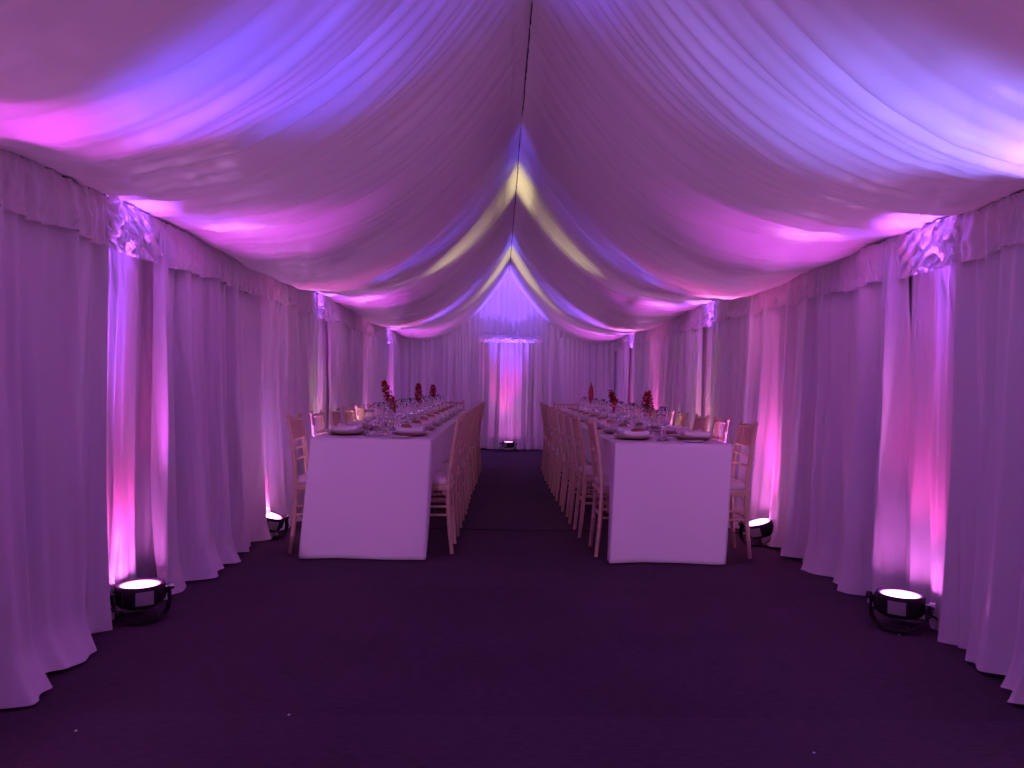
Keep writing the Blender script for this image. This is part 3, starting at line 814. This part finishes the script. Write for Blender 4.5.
for k in range(9):
    y = CY[k] - .02
    for t, sn in ((TL, 'left'), (TR, 'right')):
        wall_x, aisle_x = (t['x0'], t['x1']) if sn == 'left' else (t['x1'], t['x0'])
        ai = -1 if sn == 'left' else 1
        w_ = ORD[k]
        setting(aisle_x + ai * .165, y, ai, 0, '%s aisle-side setting, %s table' % (w_, sn))
        setting(wall_x - ai * .160, y + .02, -ai, 0, '%s wall-side setting, %s table' % (w_, sn))

# ------------------------------------------------------------------ bud vases with dried red sprays
def make_vase():
    b = MB(); b.lathe([(0, .001), (.026, .001), (.032, .006), (.034, .03), (.030, .06), (.016, .085), (.0105, .105), (.0105, .135), (.014, .142), (.0125, .143), (.0085, .135), (.0085, .106), (.014, .084), (.0275, .06), (.031, .03), (.028, .009), (0, .008)], 24)
    b.f = [f_ for f_ in b.f if len(f_) == 4]
    r = b.build('bud_vase', M['glass']); tag(r, 'x', 'vase', 'clear bud vases along the tables'); return r
VASE = make_vase(); vused = [False]
def spray(x, y, lean, h0, h1, wid, seed, plume, label, vlabel):
    v = VASE if not vused[0] else copy_tree(VASE); vused[0] = True
    v.location = (x, y, ZT); v['label'] = vlabel
    r = empty('dried_spray', (x, y, ZT)); tag(r, label, 'foliage', 'red dried sprays in bud vases')
    Q = random.Random(seed)
    def axis(z): 
        u = max(0, (z - .10) / (h1 - .10)); return Vector((lean[0] * u ** 1.3, lean[1] * u ** 1.3, z))
    s_ = MB(); s_.tube([axis(.004 + (h1 - .02) * k / 14) for k in range(15)], [.0026 - .0016 * k / 14 for k in range(15)], 6)
    lf = MB()
    if plume:
        prof = []
        for k in range(22):
            u = k / 21; prof.append((axis(h0 + (h1 - h0) * u), wid * .5 * math.sin(PI * min(1, max(0, u)) ** .8) + .0015))
        lf.tube([p for p, _ in prof], [q for _, q in prof], 12)
        for k in range(160):
            u = Q.random(); c = axis(h0 + (h1 - h0) * u); a = Q.uniform(0, 2 * PI); rr = wid * .5 * math.sin(PI * u ** .8)
            p = c + Vector((math.cos(a), math.sin(a), 0)) * rr * .7; e = c + Vector((math.cos(a) * rr * 1.25, math.sin(a) * rr * 1.25, .022))
            lf.tube([p, e], [.003, .0008], 4)
        lf.build('plume', M['plume'], r)
    else:
        for b_ in range(9):
            zb = h0 - .03 + (h1 - h0) * b_ / 9 * .85; a = Q.uniform(0, 2 * PI) ; p0 = axis(zb)
            ln = wid * Q.uniform(.5, .9); p1 = axis(min(h1, zb + .06)) + Vector((math.cos(a), math.sin(a) * .9, .2)) * ln
            s_.tube([p0, p0.lerp(p1, .5) + Vector((0, 0, -.004)), p1], [.0014, .001, .0006], 5)
        for k in range(300):
            u = Q.random() ** .9; c = axis(h0 + (h1 - h0) * u); a = Q.uniform(0, 2 * PI)
            rr = .82 * wid * (.25 + .9 * math.sin(PI * min(1, u * .9 + .08))) * .55 * Q.uniform(.15, 1.15)
            p = c + Vector((math.cos(a) * rr, math.sin(a) * rr, Q.uniform(-.01, .012)))
            d = Vector((math.cos(a + Q.uniform(-.8, .8)), math.sin(a + Q.uniform(-.8, .8)), Q.uniform(-.2, .9))).normalized()
            sd_ = d.cross(Vector((Q.uniform(-.4, .4), Q.uniform(-.4, .4), 1))).normalized(); nn = d.cross(sd_).normalized()
            L_ = Q.uniform(.014, .022); W = L_ * Q.uniform(.36, .5)
            a0 = p; a1 = p + d * L_ * .35 + sd_ * W; a2 = p + d * L_ * .35 - sd_ * W; a3 = p + d * L_ * .8 + sd_ * W * .7; a4 = p + d * L_ * .8 - sd_ * W * .7; a5 = p + d * L_
            mdl = p + d * L_ * .4 - nn * W * .35; mdh = p + d * L_ * .8 - nn * W * .3
            th = nn * .0010
            tp = [a0, a1, a3, a5, a4, a2, mdl, mdh]
            lf.add([q + th for q in tp] + [q - th for q in tp],
                   [(0, 1, 6), (1, 2, 7, 6), (2, 3, 7), (3, 4, 7), (4, 5, 6, 7), (5, 0, 6)] + [(14, 9, 8), (14, 15, 10, 9), (15, 11, 10), (15, 12, 11), (15, 14, 13, 12), (14, 8, 13)] +
                   [(0, 8, 9, 1), (1, 9, 10, 2), (2, 10, 11, 3), (3, 11, 12, 4), (4, 12, 13, 5), (5, 13, 8, 0)])
        lf.build('leaves', M['leaf'], r, smooth=False)
    s_.build('stem', M['stem'], r)
XTL = -.79; XTR = 1.135
VY = [5.78, 7.46, 9.08]
spray(XTL, VY[0], (-.085, .02), .125, .355, .062, 5, False, 'tall dark red spray leaning left, nearest of three on the left table', 'clear bud vase under the leaning spray nearest on the left table')
spray(XTL, VY[1], (.0, .02), .13, .345, .058, 6, False, 'upright dark red spray, middle of three on the left table', 'clear bud vase under the middle spray on the left table')
spray(XTL, VY[2], (.0, .0), .17, .345, .055, 7, False, 'narrow dark red spray, farthest of three on the left table', 'clear bud vase under the farthest spray on the left table')
spray(XTR - .02, VY[0], (.0, .02), .12, .315, .070, 8, False, 'bushy dark red spray, nearest of three on the right table', 'clear bud vase under the bushy spray nearest on the right table')
spray(XTR, VY[1], (-.06, .0), .11, .31, .055, 9, False, 'dark red spray leaning left, middle of three on the right table', 'clear bud vase under the middle spray on the right table')
spray(XTR - .02, VY[2] + .3, (.0, .0), .14, .395, .055, 10, True, 'slim pinkish red plume, farthest of three on the right table', 'clear bud vase under the pinkish plume on the right table')

# ------------------------------------------------------------------ lint on the carpet
def floor_pt(px, py):
    # through the camera below
    th = ROLL; x = px - 512; y = py - 384
    d = CAMM @ Vector((x / F, -y / F, -1)); t = -CAM_H / d.z
    return d.x * t, d.y * t
F = 769.0; ROLL = .017
yaw = 12 / F; pitch = 2 / F
fwd = Vector((math.sin(yaw) * math.cos(pitch), math.cos(yaw) * math.cos(pitch), math.sin(pitch)))
rgt = Vector((math.cos(yaw), -math.sin(yaw), 0)); upv = rgt.cross(fwd)
r2 = rgt * math.cos(ROLL) + upv * math.sin(ROLL); u2 = upv * math.cos(ROLL) - rgt * math.sin(ROLL)
CAMM = Matrix((r2, u2, -fwd)).transposed()
cam = bpy.data.cameras.new('camera'); co = bpy.data.objects.new('camera', cam); col.objects.link(co)
co.matrix_world = Matrix.Translation((0, 0, CAM_H)) @ CAMM.to_4x4()
cam.sensor_width = 36; cam.lens = F / 1024 * 36; cam.clip_start = .05
sc.camera = co
for px, py, lb in ((37, 676, 'white lint speck on the carpet near the left curtain hem'), (76, 731, 'white lint speck on the carpet in the lower left corner'),
                   (289, 715, 'white lint speck on the carpet left of the middle foreground'), (814, 753, 'white lint speck on the carpet at the bottom right'),
                   (899, 635, 'white lint speck on the carpet below the nearest right uplighter')):
    x, y = floor_pt(px, py); b = MB()
    b.lathe([(.0, .0), (.004, .0), (.005, .0015), (.003, .003), (.0, .0034)], 7); o = b.build('lint_speck', M['lint']); o.location = (x, y, 0); tag(o, lb, 'lint', 'lint specks on the carpet')
